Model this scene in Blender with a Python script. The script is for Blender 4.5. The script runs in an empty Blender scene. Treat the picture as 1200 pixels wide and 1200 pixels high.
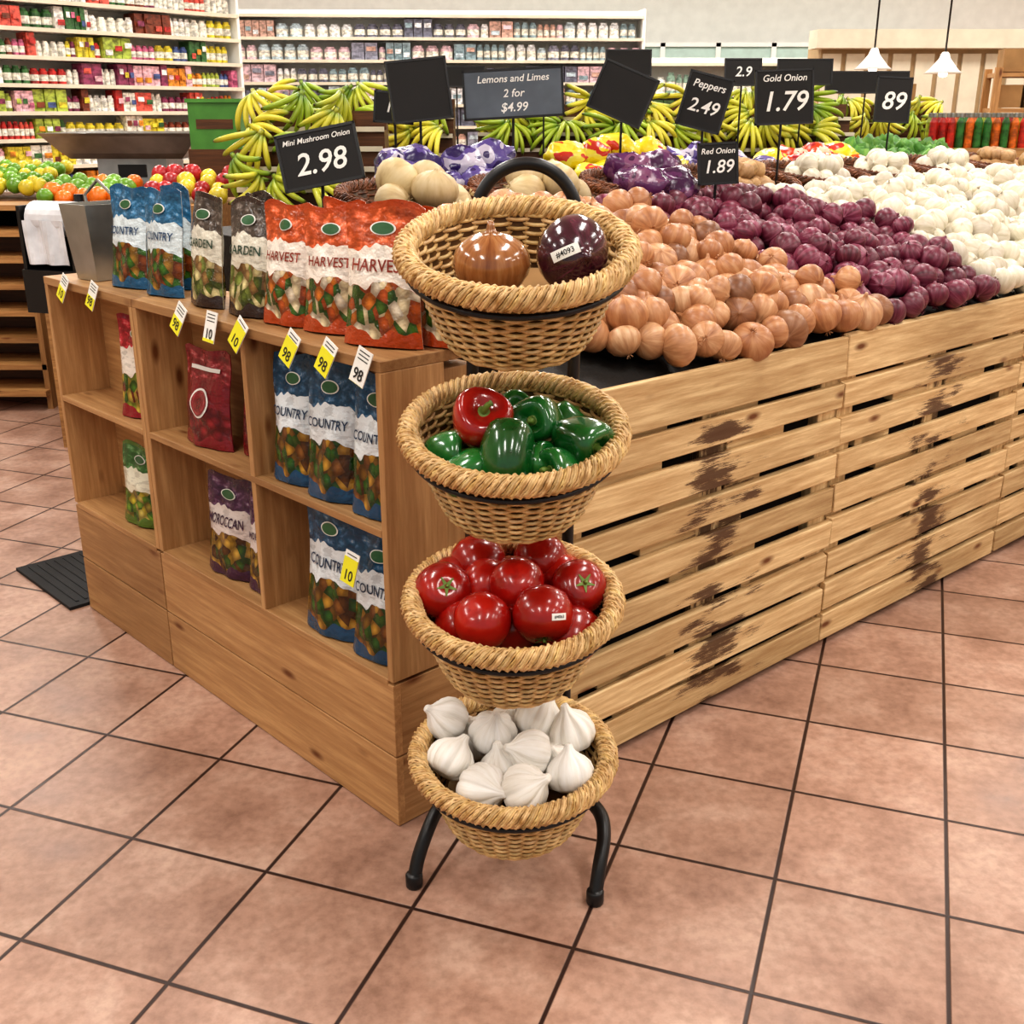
import bpy, math, random
from mathutils import Vector, Matrix, noise as mnoise
random.seed(7)
sc=bpy.context.scene
sc.view_settings.view_transform='Standard'
try: sc.view_settings.look='Medium High Contrast'
except Exception: sc.view_settings.look='None'
COLL=sc.collection
pi=math.pi
def lin(h):
    h=h.lstrip('#'); c=[int(h[i:i+2],16)/255 for i in (0,2,4)]
    return tuple((x/12.92 if x<=.04045 else ((x+.055)/1.055)**2.4) for x in c)+(1,)
# ---------------------------------------------------------------- materials
class NT:
    def __init__(s,name):
        s.m=bpy.data.materials.new(name); s.m.use_nodes=True
        s.t=s.m.node_tree; s.b=s.t.nodes['Principled BSDF']
    def n(s,ty,**k):
        x=s.t.nodes.new(ty)
        for a,v in k.items(): setattr(x,a,v)
        return x
    def l(s,a,b): s.t.links.new(a,b)
    def math(s,op,a,b=None,clamp=False):
        x=s.n('ShaderNodeMath',operation=op); x.use_clamp=clamp
        for i,q in enumerate((a,b)):
            if q is None: continue
            if isinstance(q,(int,float)): x.inputs[i].default_value=q
            else: s.l(q,x.inputs[i])
        return x.outputs[0]
    def ramp(s,fac,stops,const=False):
        r=s.n('ShaderNodeValToRGB'); e=r.color_ramp.elements
        while len(e)>1: e.remove(e[-1])
        e[0].position=stops[0][0]; e[0].color=stops[0][1]
        for p,c in stops[1:]:
            q=e.new(p); q.color=c
        if const: r.color_ramp.interpolation='CONSTANT'
        s.l(fac,r.inputs[0]); return r.outputs[0]
    def mix(s,fac,a,b,mode='MIX'):
        x=s.n('ShaderNodeMix',data_type='RGBA',blend_type=mode)
        for i,q in ((0,fac),(6,a),(7,b)):
            if isinstance(q,(int,float,tuple)): x.inputs[i].default_value=q
            else: s.l(q,x.inputs[i])
        return x.outputs[2]
    def noise(s,vec,scale,detail=3,rough=.5):
        x=s.n('ShaderNodeTexNoise'); x.inputs['Scale'].default_value=scale
        x.inputs['Detail'].default_value=detail; x.inputs['Roughness'].default_value=rough
        if vec is not None: s.l(vec,x.inputs['Vector'])
        return x.outputs[0]
    def mapping(s,vec,scale=(1,1,1),rot=(0,0,0),loc=(0,0,0)):
        x=s.n('ShaderNodeMapping'); x.inputs['Scale'].default_value=scale
        x.inputs['Rotation'].default_value=rot; x.inputs['Location'].default_value=loc
        s.l(vec,x.inputs['Vector']); return x.outputs[0]
    def bump(s,h,strength=.3,dist=.01):
        x=s.n('ShaderNodeBump'); x.inputs['Strength'].default_value=strength
        x.inputs['Distance'].default_value=dist; s.l(h,x.inputs['Height'])
        s.l(x.outputs[0],s.b.inputs['Normal'])
    def base(s,c):
        if isinstance(c,tuple): s.b.inputs['Base Color'].default_value=c
        else: s.l(c,s.b.inputs['Base Color'])
    def set(s,rough=.5,metal=0,spec=.5,coat=0):
        s.b.inputs['Roughness'].default_value=rough; s.b.inputs['Metallic'].default_value=metal
        s.b.inputs['Specular IOR Level'].default_value=spec; s.b.inputs['Coat Weight'].default_value=coat
        s.b.inputs['Coat Roughness'].default_value=.08
        return s.m
def plain(name,h,rough=.5,metal=0,var=.12,scale=8,spec=.5,coat=0,bump=0):
    k=NT(name); c=lin(h); tc=k.n('ShaderNodeTexCoord')
    f=k.noise(tc.outputs['Object'],scale,3)
    lo=tuple(x*(1-var*1.5) for x in c[:3])+(1,); hi=tuple(min(1,x*(1+var*1.5)) for x in c[:3])+(1,)
    k.base(k.ramp(f,[(.3,lo),(.7,hi)]))
    if bump: k.bump(f,bump,.005)
    return k.set(rough,metal,spec,coat)
def wood(name,dk,lt,burn=False,rough=.5,seed=0):
    k=NT(name); a=k.n('ShaderNodeAttribute',attribute_name='wc')
    v=k.mapping(a.outputs['Vector'],(1.6,26,26))
    g=k.noise(v,2.2,6,.68)
    col=k.ramp(g,[(.25,lin(dk)),(.5,tuple((p+q)/2 for p,q in zip(lin(dk),lin(lt)))),(.68,lin(lt))])
    v2=k.mapping(a.outputs['Vector'],(.25,.25,.25))
    t=k.noise(v2,3.0,1)
    col=k.mix(1.0,col,k.ramp(t,[(.3,(.70,.65,.58,1)),(.5,(1,.97,.93,1)),(.7,(1.15,1.12,1.08,1))]),'MULTIPLY')
    # knots
    vk=k.mapping(a.outputs['Vector'],(4,11,11))
    vo=k.n('ShaderNodeTexVoronoi'); vo.inputs['Scale'].default_value=.9; k.l(vk,vo.inputs['Vector'])
    kn=k.ramp(vo.outputs['Distance'],[(.05,(1,1,1,1)),(.15,(0,0,0,1))])
    col=k.mix(kn,col,lin('#6e3f1c'))
    if burn:
        tc=k.n('ShaderNodeTexCoord'); sp=k.n('ShaderNodeSeparateXYZ'); k.l(tc.outputs['Object'],sp.inputs[0])
        f=k.math('FRACT',k.math('DIVIDE',k.math('ADD',sp.outputs[0],1.08),1.14))
        d=k.math('MULTIPLY',k.math('ABSOLUTE',k.math('SUBTRACT',f,.5)),1.14)
        nz=k.noise(k.mapping(a.outputs['Vector'],(7,60,90)),1.9,7,.85)
        nz2=k.noise(k.mapping(a.outputs['Vector'],(5,16,20)),1.0,2,.5)
        thr=k.math('ADD',k.math('MULTIPLY',k.math('SUBTRACT',nz,.5),.70),k.math('MULTIPLY',k.math('SUBTRACT',nz2,.41),.75))
        m=k.math('MULTIPLY',k.math('SUBTRACT',thr,d),16,clamp=True)
        top=k.math('MULTIPLY',k.math('SUBTRACT',.865,sp.outputs[2]),60,clamp=True)
        m=k.math('MULTIPLY',k.math('MULTIPLY',m,.9),top)
        col=k.mix(m,col,lin('#42200e'))
    k.base(col); k.bump(g,.25,.004)
    return k.set(rough)
M={}
M['shelf']=wood('shelf_pine','#9a7046','#c69f70')
M['pallet']=wood('pallet_pine','#b08a5a','#efd6a8',burn=True,rough=.55)
M['dkwood']=wood('dark_wood','#3d2312','#6d4527')
M['stepwood']=wood('step_wood','#8c6238','#c69a64')
M['black']=plain('black_powdercoat','#141416',.38)
M['rubber']=plain('black_rubber','#17181a',.75)
M['dark']=plain('bin_gap_shade','#1c120b',.9)  # near-black colour stands in for shade behind the pallet board gaps
M['tray']=plain('black_tray','#15120f',.6,bump=.6,scale=60)
M['white']=plain('white_paint','#f0efe9',.6,var=.03)
M['offwhite']=plain('cream_paint','#dcd2bc',.7,var=.05)
M['beige']=plain('beige_wall_paint','#b79c76',.7,var=.05)
M['aqua']=plain('aqua_glass_wall','#b9cfc6',.5,var=.06)
M['steel']=plain('brushed_steel','#a9aba9',.3,metal=.9)
M['yellow']=plain('yellow_tag','#e9e32c',.5,var=.03)
M['ink']=plain('black_ink','#1a1a1a',.6)
M['chalk']=plain('chalk_white','#eceae4',.8,var=.04)
M['chalkboard']=plain('chalkboard_black','#151312',.7)
M['slate']=plain('slate_grey','#59616a',.7)
M['cardboard']=plain('cardboard','#a07c50',.8)
M['green_plastic']=plain('green_plastic','#4f8a3a',.4)
M['stem']=plain('green_stem','#6f8a3a',.5)
M['clear']=plain('bag_film_white','#e4e6ea',.2,var=.12,scale=14)
def wicker(name,dk,lt):
    k=NT(name); tc=k.n('ShaderNodeTexCoord'); a=k.n('ShaderNodeAttribute',attribute_name='col')
    f=k.noise(tc.outputs['Object'],38,3,.6); f2=k.noise(tc.outputs['Object'],7,2)
    c=k.ramp(f,[(.28,lin(dk)),(.62,lin(lt))])
    c=k.mix(1.0,c,k.ramp(f2,[(.3,(.82,.78,.7,1)),(.65,(1.06,1.04,1,1))]),'MULTIPLY')
    c=k.mix(1.0,c,a.outputs['Color'],'MULTIPLY')
    k.base(c); return k.set(.38)
M['wicker']=wicker('wicker_reed','#b48c52','#eccf9a')
M['wickerin']=wicker('wicker_gap_shade','#3f2913','#67461f')  # dark tone carries the shade between reeds, painted into the colour
M['dkwicker']=wicker('dark_wicker_reed','#4a2614','#8a5430')
def skin(name,stops,usc=(16,1.4,1),rough=.35,coat=0,var=.25,bump=.15,tint=None):
    k=NT(name); uv=k.n('ShaderNodeUVMap'); oi=k.n('ShaderNodeObjectInfo')
    ad=k.n('ShaderNodeVectorMath',operation='ADD'); k.l(uv.outputs[0],ad.inputs[0])
    mu=k.n('ShaderNodeVectorMath',operation='SCALE'); mu.inputs[0].default_value=(13,7,3); k.l(oi.outputs['Random'],mu.inputs['Scale'])
    k.l(mu.outputs[0],ad.inputs[1])
    f=k.noise(k.mapping(ad.outputs[0],usc),1.6,4,.6)
    c=k.ramp(f,[(p,lin(h)) for p,h in stops])
    r=k.ramp(oi.outputs['Random'],tint or [(0,(1-var,1-var*1.25,1-var*1.3,1)),(1,(1.1,1.08,1.05,1))])
    c=k.mix(1.0,c,r,'MULTIPLY'); k.base(c)
    if bump: k.bump(f,bump,.003)
    return k.set(rough,coat=coat)
M['yonion']=skin('yellow_onion_skin',[(.2,'#85553a'),(.5,'#b68a66'),(.8,'#d8ba98')],(9,1.3,1),rough=.40,bump=.06,
    tint=[(0,(.42,.32,.26,1)),(.25,(.80,.62,.48,1)),(.5,(1.0,.84,.68,1)),(.75,(1.06,.96,.86,1)),(1,(1.12,1.12,1.08,1))])
M['ronion']=skin('red_onion_skin',[(.25,'#3d1020'),(.5,'#742842'),(.78,'#a86880')],(12,1.3,1),rough=.38,var=.4,bump=.05)
M['wonion']=skin('white_onion_skin',[(.25,'#bdb696'),(.5,'#dcd7c4'),(.8,'#efece0')],(10,1.3,1),rough=.38,var=.2,bump=.05)
M['ponion']=skin('wrapped_yellow_onion_skin',[(.25,'#7c4520'),(.5,'#a87040'),(.75,'#c89a68')],rough=.2,coat=.9)
M['vonion']=skin('wrapped_purple_onion_skin',[(.25,'#240a14'),(.55,'#43162a'),(.8,'#6f3a4e')],rough=.18,coat=1)
M['tomato']=skin('tomato_skin',[(.25,'#8a0c08'),(.55,'#b01a10'),(.8,'#c4301c')],(2,2,1),rough=.25,coat=.5,var=.25,bump=0)
M['gpep']=skin('green_pepper_skin',[(.25,'#0b4a1b'),(.55,'#1c7430'),(.8,'#3f8f42')],(2,2,1),rough=.2,coat=.8,bump=0)
M['rpep']=skin('red_pepper_skin',[(.25,'#7d0a10'),(.55,'#a81a18'),(.8,'#c83222')],(2,2,1),rough=.2,coat=.8,bump=0)
M['garlic']=skin('garlic_skin',[(.2,'#c4bdb0'),(.45,'#e8e5de'),(.8,'#fafafa')],(12,1.0,1),rough=.55,var=.04,bump=.3)
M['squash']=skin('pale_sweet_onion_skin',[(.25,'#a88c60'),(.5,'#ccb98c'),(.8,'#ded0ac')],(7,1.5,1),rough=.5,var=.18)
def bananamat():
    k=NT('banana_skin'); uv=k.n('ShaderNodeUVMap'); oi=k.n('ShaderNodeObjectInfo'); a=k.n('ShaderNodeAttribute',attribute_name='col')
    sp=k.n('ShaderNodeSeparateXYZ'); k.l(uv.outputs[0],sp.inputs[0])
    c=k.ramp(sp.outputs[1],[(0,lin('#6a6a2a')),(.1,lin('#8fa03a')),(.28,lin('#cfc848')),(.7,lin('#dcd04c')),(.9,lin('#a0ac40')),(.97,lin('#4a3a1a'))])
    r=k.ramp(oi.outputs['Random'],[(0,(.45,.72,.42,1)),(.35,(.62,.84,.5,1)),(.55,(.92,.98,.8,1)),(1,(1.1,1.05,.95,1))])
    c=k.mix(1.0,c,r,'MULTIPLY'); c=k.mix(1.0,c,a.outputs['Color'],'MULTIPLY'); k.base(c); return k.set(.4)
M['banana']=bananamat()
M['potato']=skin('brown_potato_skin',[(.25,'#8a6a42'),(.5,'#b99566'),(.8,'#cfb083')],(3,3,1),rough=.6)
M['leaf']=skin('leafy_green',[(.25,'#234d18'),(.5,'#4f8a2c'),(.8,'#86b048')],(4,4,1),rough=.6)
def colattr(name,rough=.4):
    k=NT(name); a=k.n('ShaderNodeAttribute',attribute_name='col'); tc=k.n('ShaderNodeTexCoord')
    f=k.noise(k.mapping(tc.outputs['Object'],(25,25,38)),1,2)
    k.base(k.mix(1.0,a.outputs['Color'],k.ramp(f,[(.35,(.55,.55,.55,1)),(.5,(1,1,1,1)),(.62,(1.3,1.3,1.3,1))]),'MULTIPLY'))
    return k.set(rough)
M['prod']=colattr('packaging_print')
def pouchmat(name,top,mid,bot,pic):
    k=NT(name); uv=k.n('ShaderNodeUVMap'); sp=k.n('ShaderNodeSeparateXYZ'); k.l(uv.outputs[0],sp.inputs[0])
    wob=k.noise(k.mapping(uv.outputs[0],(2.2,1,1)),1.5,1)
    v=k.math('ADD',sp.outputs[1],k.math('MULTIPLY',k.math('SUBTRACT',wob,.5),.3))
    lm=lin(mid); cream=tuple(x*.78 for x in lm[:3])+(1,)
    base=k.ramp(v,[(0,lin(bot)),(.09,lin(bot)),(.42,lm),(.69,lin(top))],True)
    nf=k.noise(k.mapping(uv.outputs[0],(3,14,1)),1.6,3)
    base=k.mix(k.math('MULTIPLY',k.math('GREATER_THAN',nf,.56),k.math('GREATER_THAN',v,.42)),base,cream)
    n2=k.noise(k.mapping(uv.outputs[0],(4,9,1)),1.4,3)
    tl=lin(top)
    land=k.ramp(n2,[(.3,tuple(x*.45 for x in tl[:3])+(1,)),(.52,tl),(.62,tuple(min(1,x*1.9+.05) for x in tl[:3])+(1,)),(.72,lin('#dfe3dc'))])
    base=k.mix(k.math('GREATER_THAN',v,.69),base,land)
    vo=k.n('ShaderNodeTexVoronoi'); vo.inputs['Scale'].default_value=1; k.l(k.mapping(uv.outputs[0],(8,11,1)),vo.inputs['Vector'])
    sc_=k.n('ShaderNodeSeparateColor'); k.l(vo.outputs['Color'],sc_.inputs[0])
    n=len(pic); pc=k.ramp(sc_.outputs[0],[(i/n,lin(c)) for i,c in enumerate(pic)],True)
    pc=k.mix(1.0,pc,k.ramp(vo.outputs['Distance'],[(0,(1.25,1.25,1.2,1)),(.6,(.4,.36,.32,1))]),'MULTIPLY')
    m=k.math('MULTIPLY',k.math('GREATER_THAN',v,.09),k.math('LESS_THAN',v,.42))
    c=k.mix(m,base,pc)
    c=k.mix(k.math('GREATER_THAN',sp.outputs[1],.955),c,lin(bot)); k.base(c)
    tc=k.n('ShaderNodeTexCoord'); f=k.noise(tc.outputs['Object'],14,4,.6); k.bump(f,1.0,.016)
    return k.set(.22)
# ---------------------------------------------------------------- mesh builder
class MB:
    def __init__(s): s.V=[];s.F=[];s.Mi=[];s.UV=[];s.WC=[];s.C=[]
    def quad(s,idx,mat,uvs=None):
        s.F.append(idx); s.Mi.append(mat); s.UV.append(uvs or [(0,0)]*len(idx))
    def box(s,c,d,mat=0,grain='x',col=(1,1,1,1),M4=None,jit=0):
        o=len(s.V); off=Vector((random.uniform(0,90),random.uniform(0,90),random.uniform(0,90)))
        for sx in(-1,1):
            for sy in(-1,1):
                for sz in(-1,1):
                    p=Vector((sx*d[0]/2,sy*d[1]/2,sz*d[2]/2))
                    if jit: p+=Vector((random.uniform(-jit,jit),0,random.uniform(-jit,jit)))
                    q=p
                    w={'x':(q.x,q.y,q.z),'y':(q.y,q.x,q.z),'z':(q.z,q.x,q.y)}[grain]
                    if M4 is not None: p=M4@p
                    s.V.append(Vector(c)+p); s.WC.append(Vector(w)+off); s.C.append(col)
        for f in((0,1,3,2),(4,6,7,5),(0,4,5,1),(2,3,7,6),(0,2,6,4),(1,5,7,3)):
            s.quad([o+i for i in f],mat,[(0,0),(0,1),(1,1),(1,0)])
    def grid(s,rows,closed=True,mat=0,cap0=False,cap1=False,col=(1,1,1,1),flip=False):
        o=len(s.V); m=len(rows); n=len(rows[0])
        for r in rows:
            for p in r: s.V.append(Vector(p)); s.WC.append(Vector(p)); s.C.append(col)
        nn=n if closed else n-1
        for i in range(m-1):
            for j in range(nn):
                j2=(j+1)%n
                f=[o+i*n+j,o+i*n+j2,o+(i+1)*n+j2,o+(i+1)*n+j]
                den=n if closed else n-1
                u=[(j/den,i/(m-1)),((j+1)/den,i/(m-1)),((j+1)/den,(i+1)/(m-1)),(j/den,(i+1)/(m-1))]
                if flip: f.reverse(); u.reverse()
                s.quad(f,mat,u)
        if cap0: s.quad([o+j for j in range(n)][::-1],mat)
        if cap1: s.quad([o+(m-1)*n+j for j in range(n)],mat)
    def tube(s,pts,r,seg=6,closed=False,mat=0,col=(1,1,1,1)):
        pts=[Vector(p) for p in pts]; n=len(pts); rows=[]; up=None
        for i,p in enumerate(pts):
            a=pts[(i-1)%n] if (closed or i>0) else p; b=pts[(i+1)%n] if (closed or i<n-1) else p
            t=(b-a).normalized()
            if up is None:
                up=Vector((0,0,1)) if abs(t.z)<.9 else Vector((0,1,0))
            if closed: up=Vector((0,0,1)) if abs(t.z)<.9 else up
            x=t.cross(up).normalized(); u2=x.cross(t).normalized(); up=u2
            rr=r(i/(n-1)) if callable(r) else r
            rows.append([p+(x*math.cos(2*pi*k/seg)+u2*math.sin(2*pi*k/seg))*rr for k in range(seg)])
        if closed: rows.append(rows[0])
        s.grid(rows,True,mat,not closed,not closed,col)
    def mesh(s,me,mat=0,xf=None):
        o=len(s.V)
        for v in me.vertices:
            p=v.co.copy(); p=xf(p) if xf else p
            s.V.append(p); s.WC.append(p); s.C.append((1,1,1,1))
        for f in me.polygons: s.quad([o+i for i in f.vertices],mat)
    def tomesh(s,name,mats,smooth=False):
        me=bpy.data.meshes.new(name); me.from_pydata([tuple(v) for v in s.V],[],s.F)
        for m in mats: me.materials.append(m)
        me.polygons.foreach_set('material_index',s.Mi)
        uv=me.uv_layers.new(name='UVMap'); fl=[]
        for u in s.UV:
            for a in u: fl+=[a[0],a[1]]
        uv.data.foreach_set('uv',fl)
        a=me.attributes.new('wc','FLOAT_VECTOR','POINT'); a.data.foreach_set('vector',[c for w in s.WC for c in w])
        a=me.attributes.new('col','FLOAT_COLOR','POINT'); a.data.foreach_set('color',[c for w in s.C for c in w])
        me.polygons.foreach_set('use_smooth',[smooth]*len(s.F)); me.update(); return me
def obj(name,me,loc=(0,0,0),rot=(0,0,0),parent=None,mat4=None,scale=1):
    o=bpy.data.objects.new(name,me); COLL.objects.link(o)
    if mat4 is not None: o.matrix_world=mat4
    else:
        o.location=loc; o.rotation_euler=rot
        o.scale=(scale,)*3 if isinstance(scale,(int,float)) else scale
    if parent: o.parent=parent
    return o
def empty(name,loc=(0,0,0),rot=(0,0,0),parent=None):
    o=bpy.data.objects.new(name,None); COLL.objects.link(o); o.location=loc; o.rotation_euler=rot; o.empty_display_size=.05
    if parent:o.parent=parent
    return o
def bevel(o,w=.003):
    b=o.modifiers.new('bevel','BEVEL'); b.width=w; b.segments=2; b.limit_method='ANGLE'
def textmesh(body,size,shear=0,fit=None):
    cu=bpy.data.curves.new('t','FONT'); cu.body=body; cu.size=size; cu.align_x='CENTER'; cu.align_y='CENTER'; cu.shear=shear
    cu.offset=size*.012; cu.resolution_u=3
    o=bpy.data.objects.new('t',cu); COLL.objects.link(o); bpy.context.view_layer.update()
    me=bpy.data.meshes.new_from_object(o.evaluated_get(bpy.context.evaluated_depsgraph_get()))
    bpy.data.objects.remove(o)
    if fit:
        w=max(v.co.x for v in me.vertices)-min(v.co.x for v in me.vertices)
        if w>fit:
            for v in me.vertices: v.co.x*=fit/w
    return me
def lathe(prof,seg=24,warp=None):
    rows=[]
    for i,(r,z) in enumerate(prof):
        row=[]
        for j in range(seg):
            a=2*pi*j/seg; p=Vector((r*math.cos(a),r*math.sin(a),z))
            if warp: p=warp(p,a,i/(len(prof)-1))
            row.append(p)
        rows.append(row)
    return rows
# ---------------------------------------------------------------- room
TH=math.radians(19.7)
def floor_mat():
    k=NT('terracotta_tile'); tc=k.n('ShaderNodeTexCoord'); T=.358
    v=k.mapping(tc.outputs['Object'],(1,1,1),(0,0,TH))
    sp=k.n('ShaderNodeSeparateXYZ'); k.l(v,sp.inputs[0])
    p=k.math('DIVIDE',k.math('ADD',sp.outputs[0],.130+20*T),T)
    q=k.math('DIVIDE',k.math('ADD',sp.outputs[1],-2.21+40*T),T)
    def edge(x):
        f=k.math('FRACT',x); return k.math('MINIMUM',f,k.math('SUBTRACT',1,f))
    e=k.math('MINIMUM',edge(p),edge(q))
    grout=k.math('SUBTRACT',1,k.math('MULTIPLY',k.math('SUBTRACT',e,.009),130,clamp=True))
    cb=k.n('ShaderNodeCombineXYZ'); k.l(k.math('FLOOR',p),cb.inputs[0]); k.l(k.math('FLOOR',q),cb.inputs[1])
    wn=k.n('ShaderNodeTexWhiteNoise',noise_dimensions='3D'); k.l(cb.outputs[0],wn.inputs['Vector'])
    n1=k.noise(tc.outputs['Object'],5,6,.65); n2=k.noise(tc.outputs['Object'],45,3,.6)
    c=k.ramp(n1,[(.3,lin('#947363')),(.5,lin('#b28f7d')),(.7,lin('#c7a897'))])
    c=k.mix(1.0,c,k.ramp(n2,[(.3,(.80,.78,.76,1)),(.6,(1.03,1.03,1.03,1))]),'MULTIPLY')
    c=k.mix(1.0,c,k.ramp(wn.outputs['Value'],[(0,(.88,.86,.84,1)),(1,(1.07,1.06,1.06,1))]),'MULTIPLY')
    c=k.mix(grout,c,lin('#33201a')); k.base(c)
    k.l(k.ramp(n1,[(.3,(.28,.28,.28,1)),(.7,(.45,.45,.45,1))]),k.b.inputs['Roughness'])
    h=k.math('ADD',k.math('MULTIPLY',grout,-1),k.math('MULTIPLY',n1,.25)); k.bump(h,.35,.004)
    k.b.inputs['Specular IOR Level'].default_value=.4
    return k.m
def slab(name,c,d,m,grain='x'):
    b=MB(); b.box((0,0,0),d,0,grain); return obj(name,b.tomesh(name,[m]),c)
slab('floor',(1,6,-.05),(18,20,.1),floor_mat())
slab('ceiling',(1,6,4.25),(18,20,.1),M['white'])
slab('wall_back',(1,16.05,2.1),(18,.1,4.2),M['white'])
slab('wall_left',(-8.05,6,2.1),(.1,20,4.2),M['offwhite'])
slab('wall_right',(10.05,6,2.1),(.1,20,4.2),M['offwhite'])
# ---------------------------------------------------------------- camera
cam=bpy.data.cameras.new('camera'); cam.lens=39; cam.sensor_width=36
co=bpy.data.objects.new('camera',cam); COLL.objects.link(co)
co.location=(0,0,1.6); co.rotation_euler=(math.radians(90-19.9),0,0); sc.camera=co
# ---------------------------------------------------------------- lights
w=bpy.data.worlds.new('world'); sc.world=w; w.use_nodes=True
w.node_tree.nodes['Background'].inputs[0].default_value=(1,.98,.95,1); w.node_tree.nodes['Background'].inputs[1].default_value=.45
fm=MB(); fm.box((0,0,.03),(.5,1.6,.06))
def light(x,y,p,sx=.45,sy=1.5,z=4.05):
    L=bpy.data.lights.new('ceiling_lamp','AREA'); L.shape='RECTANGLE'; L.size=sx; L.size_y=sy; L.energy=p; L.color=(1,.975,.93)
    o=bpy.data.objects.new('ceiling_lamp',L); COLL.objects.link(o); o.location=(x,y,z)
    return o
fme=fm.tomesh('ceiling_lamp_housing',[M['white']])
for x in(-4.2,-1.4,1.4,4.2,7):
    for y in(-1.2,2.0,5.2,8.6,12.2):
        light(x,y,46 if y<7 else 72)
        obj('ceiling_light_fixture',fme,(x,y,4.08))
# ---------------------------------------------------------------- shelf unit (left)
C=Vector((-.268,2.22,0)); AL=math.radians(-46.5)
FS=Matrix.Translation(C)@Matrix.Rotation(AL,4,'Z')     # local x = -s, y inward
b=MB(); D=.17; T=.02
def shelfunit(b,x0,x1,divs):
    xs=[x0]+divs+[x1]
    cx=(x0+x1)/2; W=x1-x0
    b.box((cx,D/2+.045,1.108),(W,D+.09,.024),0,'x')
    for z in(.748,.387): b.box((cx,D/2,z-.009),(W-2*T,D,.018),0,'x')
    b.box((cx,D-.006,.755),(W-2*T,.01,.70),0,'x')
    for i,x in enumerate(xs):
        xx=x+T/2 if i==0 else (x-T/2 if i==len(xs)-1 else x)
        b.box((xx,D/2,.74),(T,D-.001,.712),0,'z')
    for z,h in((.094,.184),(.283,.186)):
        b.box((cx,.012,z),(W-.002,.022,h),0,'x')
        b.box((x1-.012,D/2+.02,z),(.022,D+.0,h),0,'y')
        b.box((x0+.012,D/2+.02,z),(.022,D+.0,h),0,'y')
shelfunit(b,-1.115,0,[-.545]); shelfunit(b,-1.71,-1.118,[])
b.box((-.86,D+.05,.54),(1.70,.09,1.075),0,'z')
o=obj('wooden_cubby_shelf',b.tomesh('wooden_cubby_shelf',[M['shelf']]),mat4=FS); bevel(o,.002)
# ---------------------------------------------------------------- pouches
PAL={
 'blue':('#1c4a6a','#dfe6ea','#1d4a6c',['#7d5a22','#3d6a24','#b88c34','#5d3a1a','#2f5a24','#8a5a2a'],'COUNTRY','#123252'),
 'sky':('#2a6488','#d4e0e4','#24587c',['#7a4a2a','#3d6a24','#a88034','#8c4a22','#4a7a2c'],'COUNTRY','#1c4268'),
 'teal':('#4f4640','#dcd8c8','#3a2c28',['#8a9a4a','#dcd09a','#5d6a2a','#9c7a4a'],'GARDEN','#2f4a3a'),
 'orange':('#c0562a','#f0e6da','#b0481f',['#d07a2c','#4a6f2c','#e8d8b4','#b85a28','#e8dcc8'],'HARVEST','#8a2a10'),
 'red':('#a81f2c','#e6dcd0','#8c1a24',['#4a7a24','#c8b04a','#7a2a1a','#96a83a'],'','#ffffff'),
 'crimson':('#86202a','#7e1c26','#7e1c26',['#86202a','#7e1c26','#94242e'],'','#ffffff'),
 'purple':('#4c2a4a','#d8cdc8','#44243e',['#a8852a','#5a3a1c','#3d5a20','#c09a44'],'MOROCCAN','#3a1a3a'),
 'green':('#3b6a34','#e2e0cc','#54702a',['#c8b83a','#6d9a2c','#3f6a1c','#c0b05a','#8a7a2a'],'','#1c4a1c'),
}
_pm={}
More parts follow.
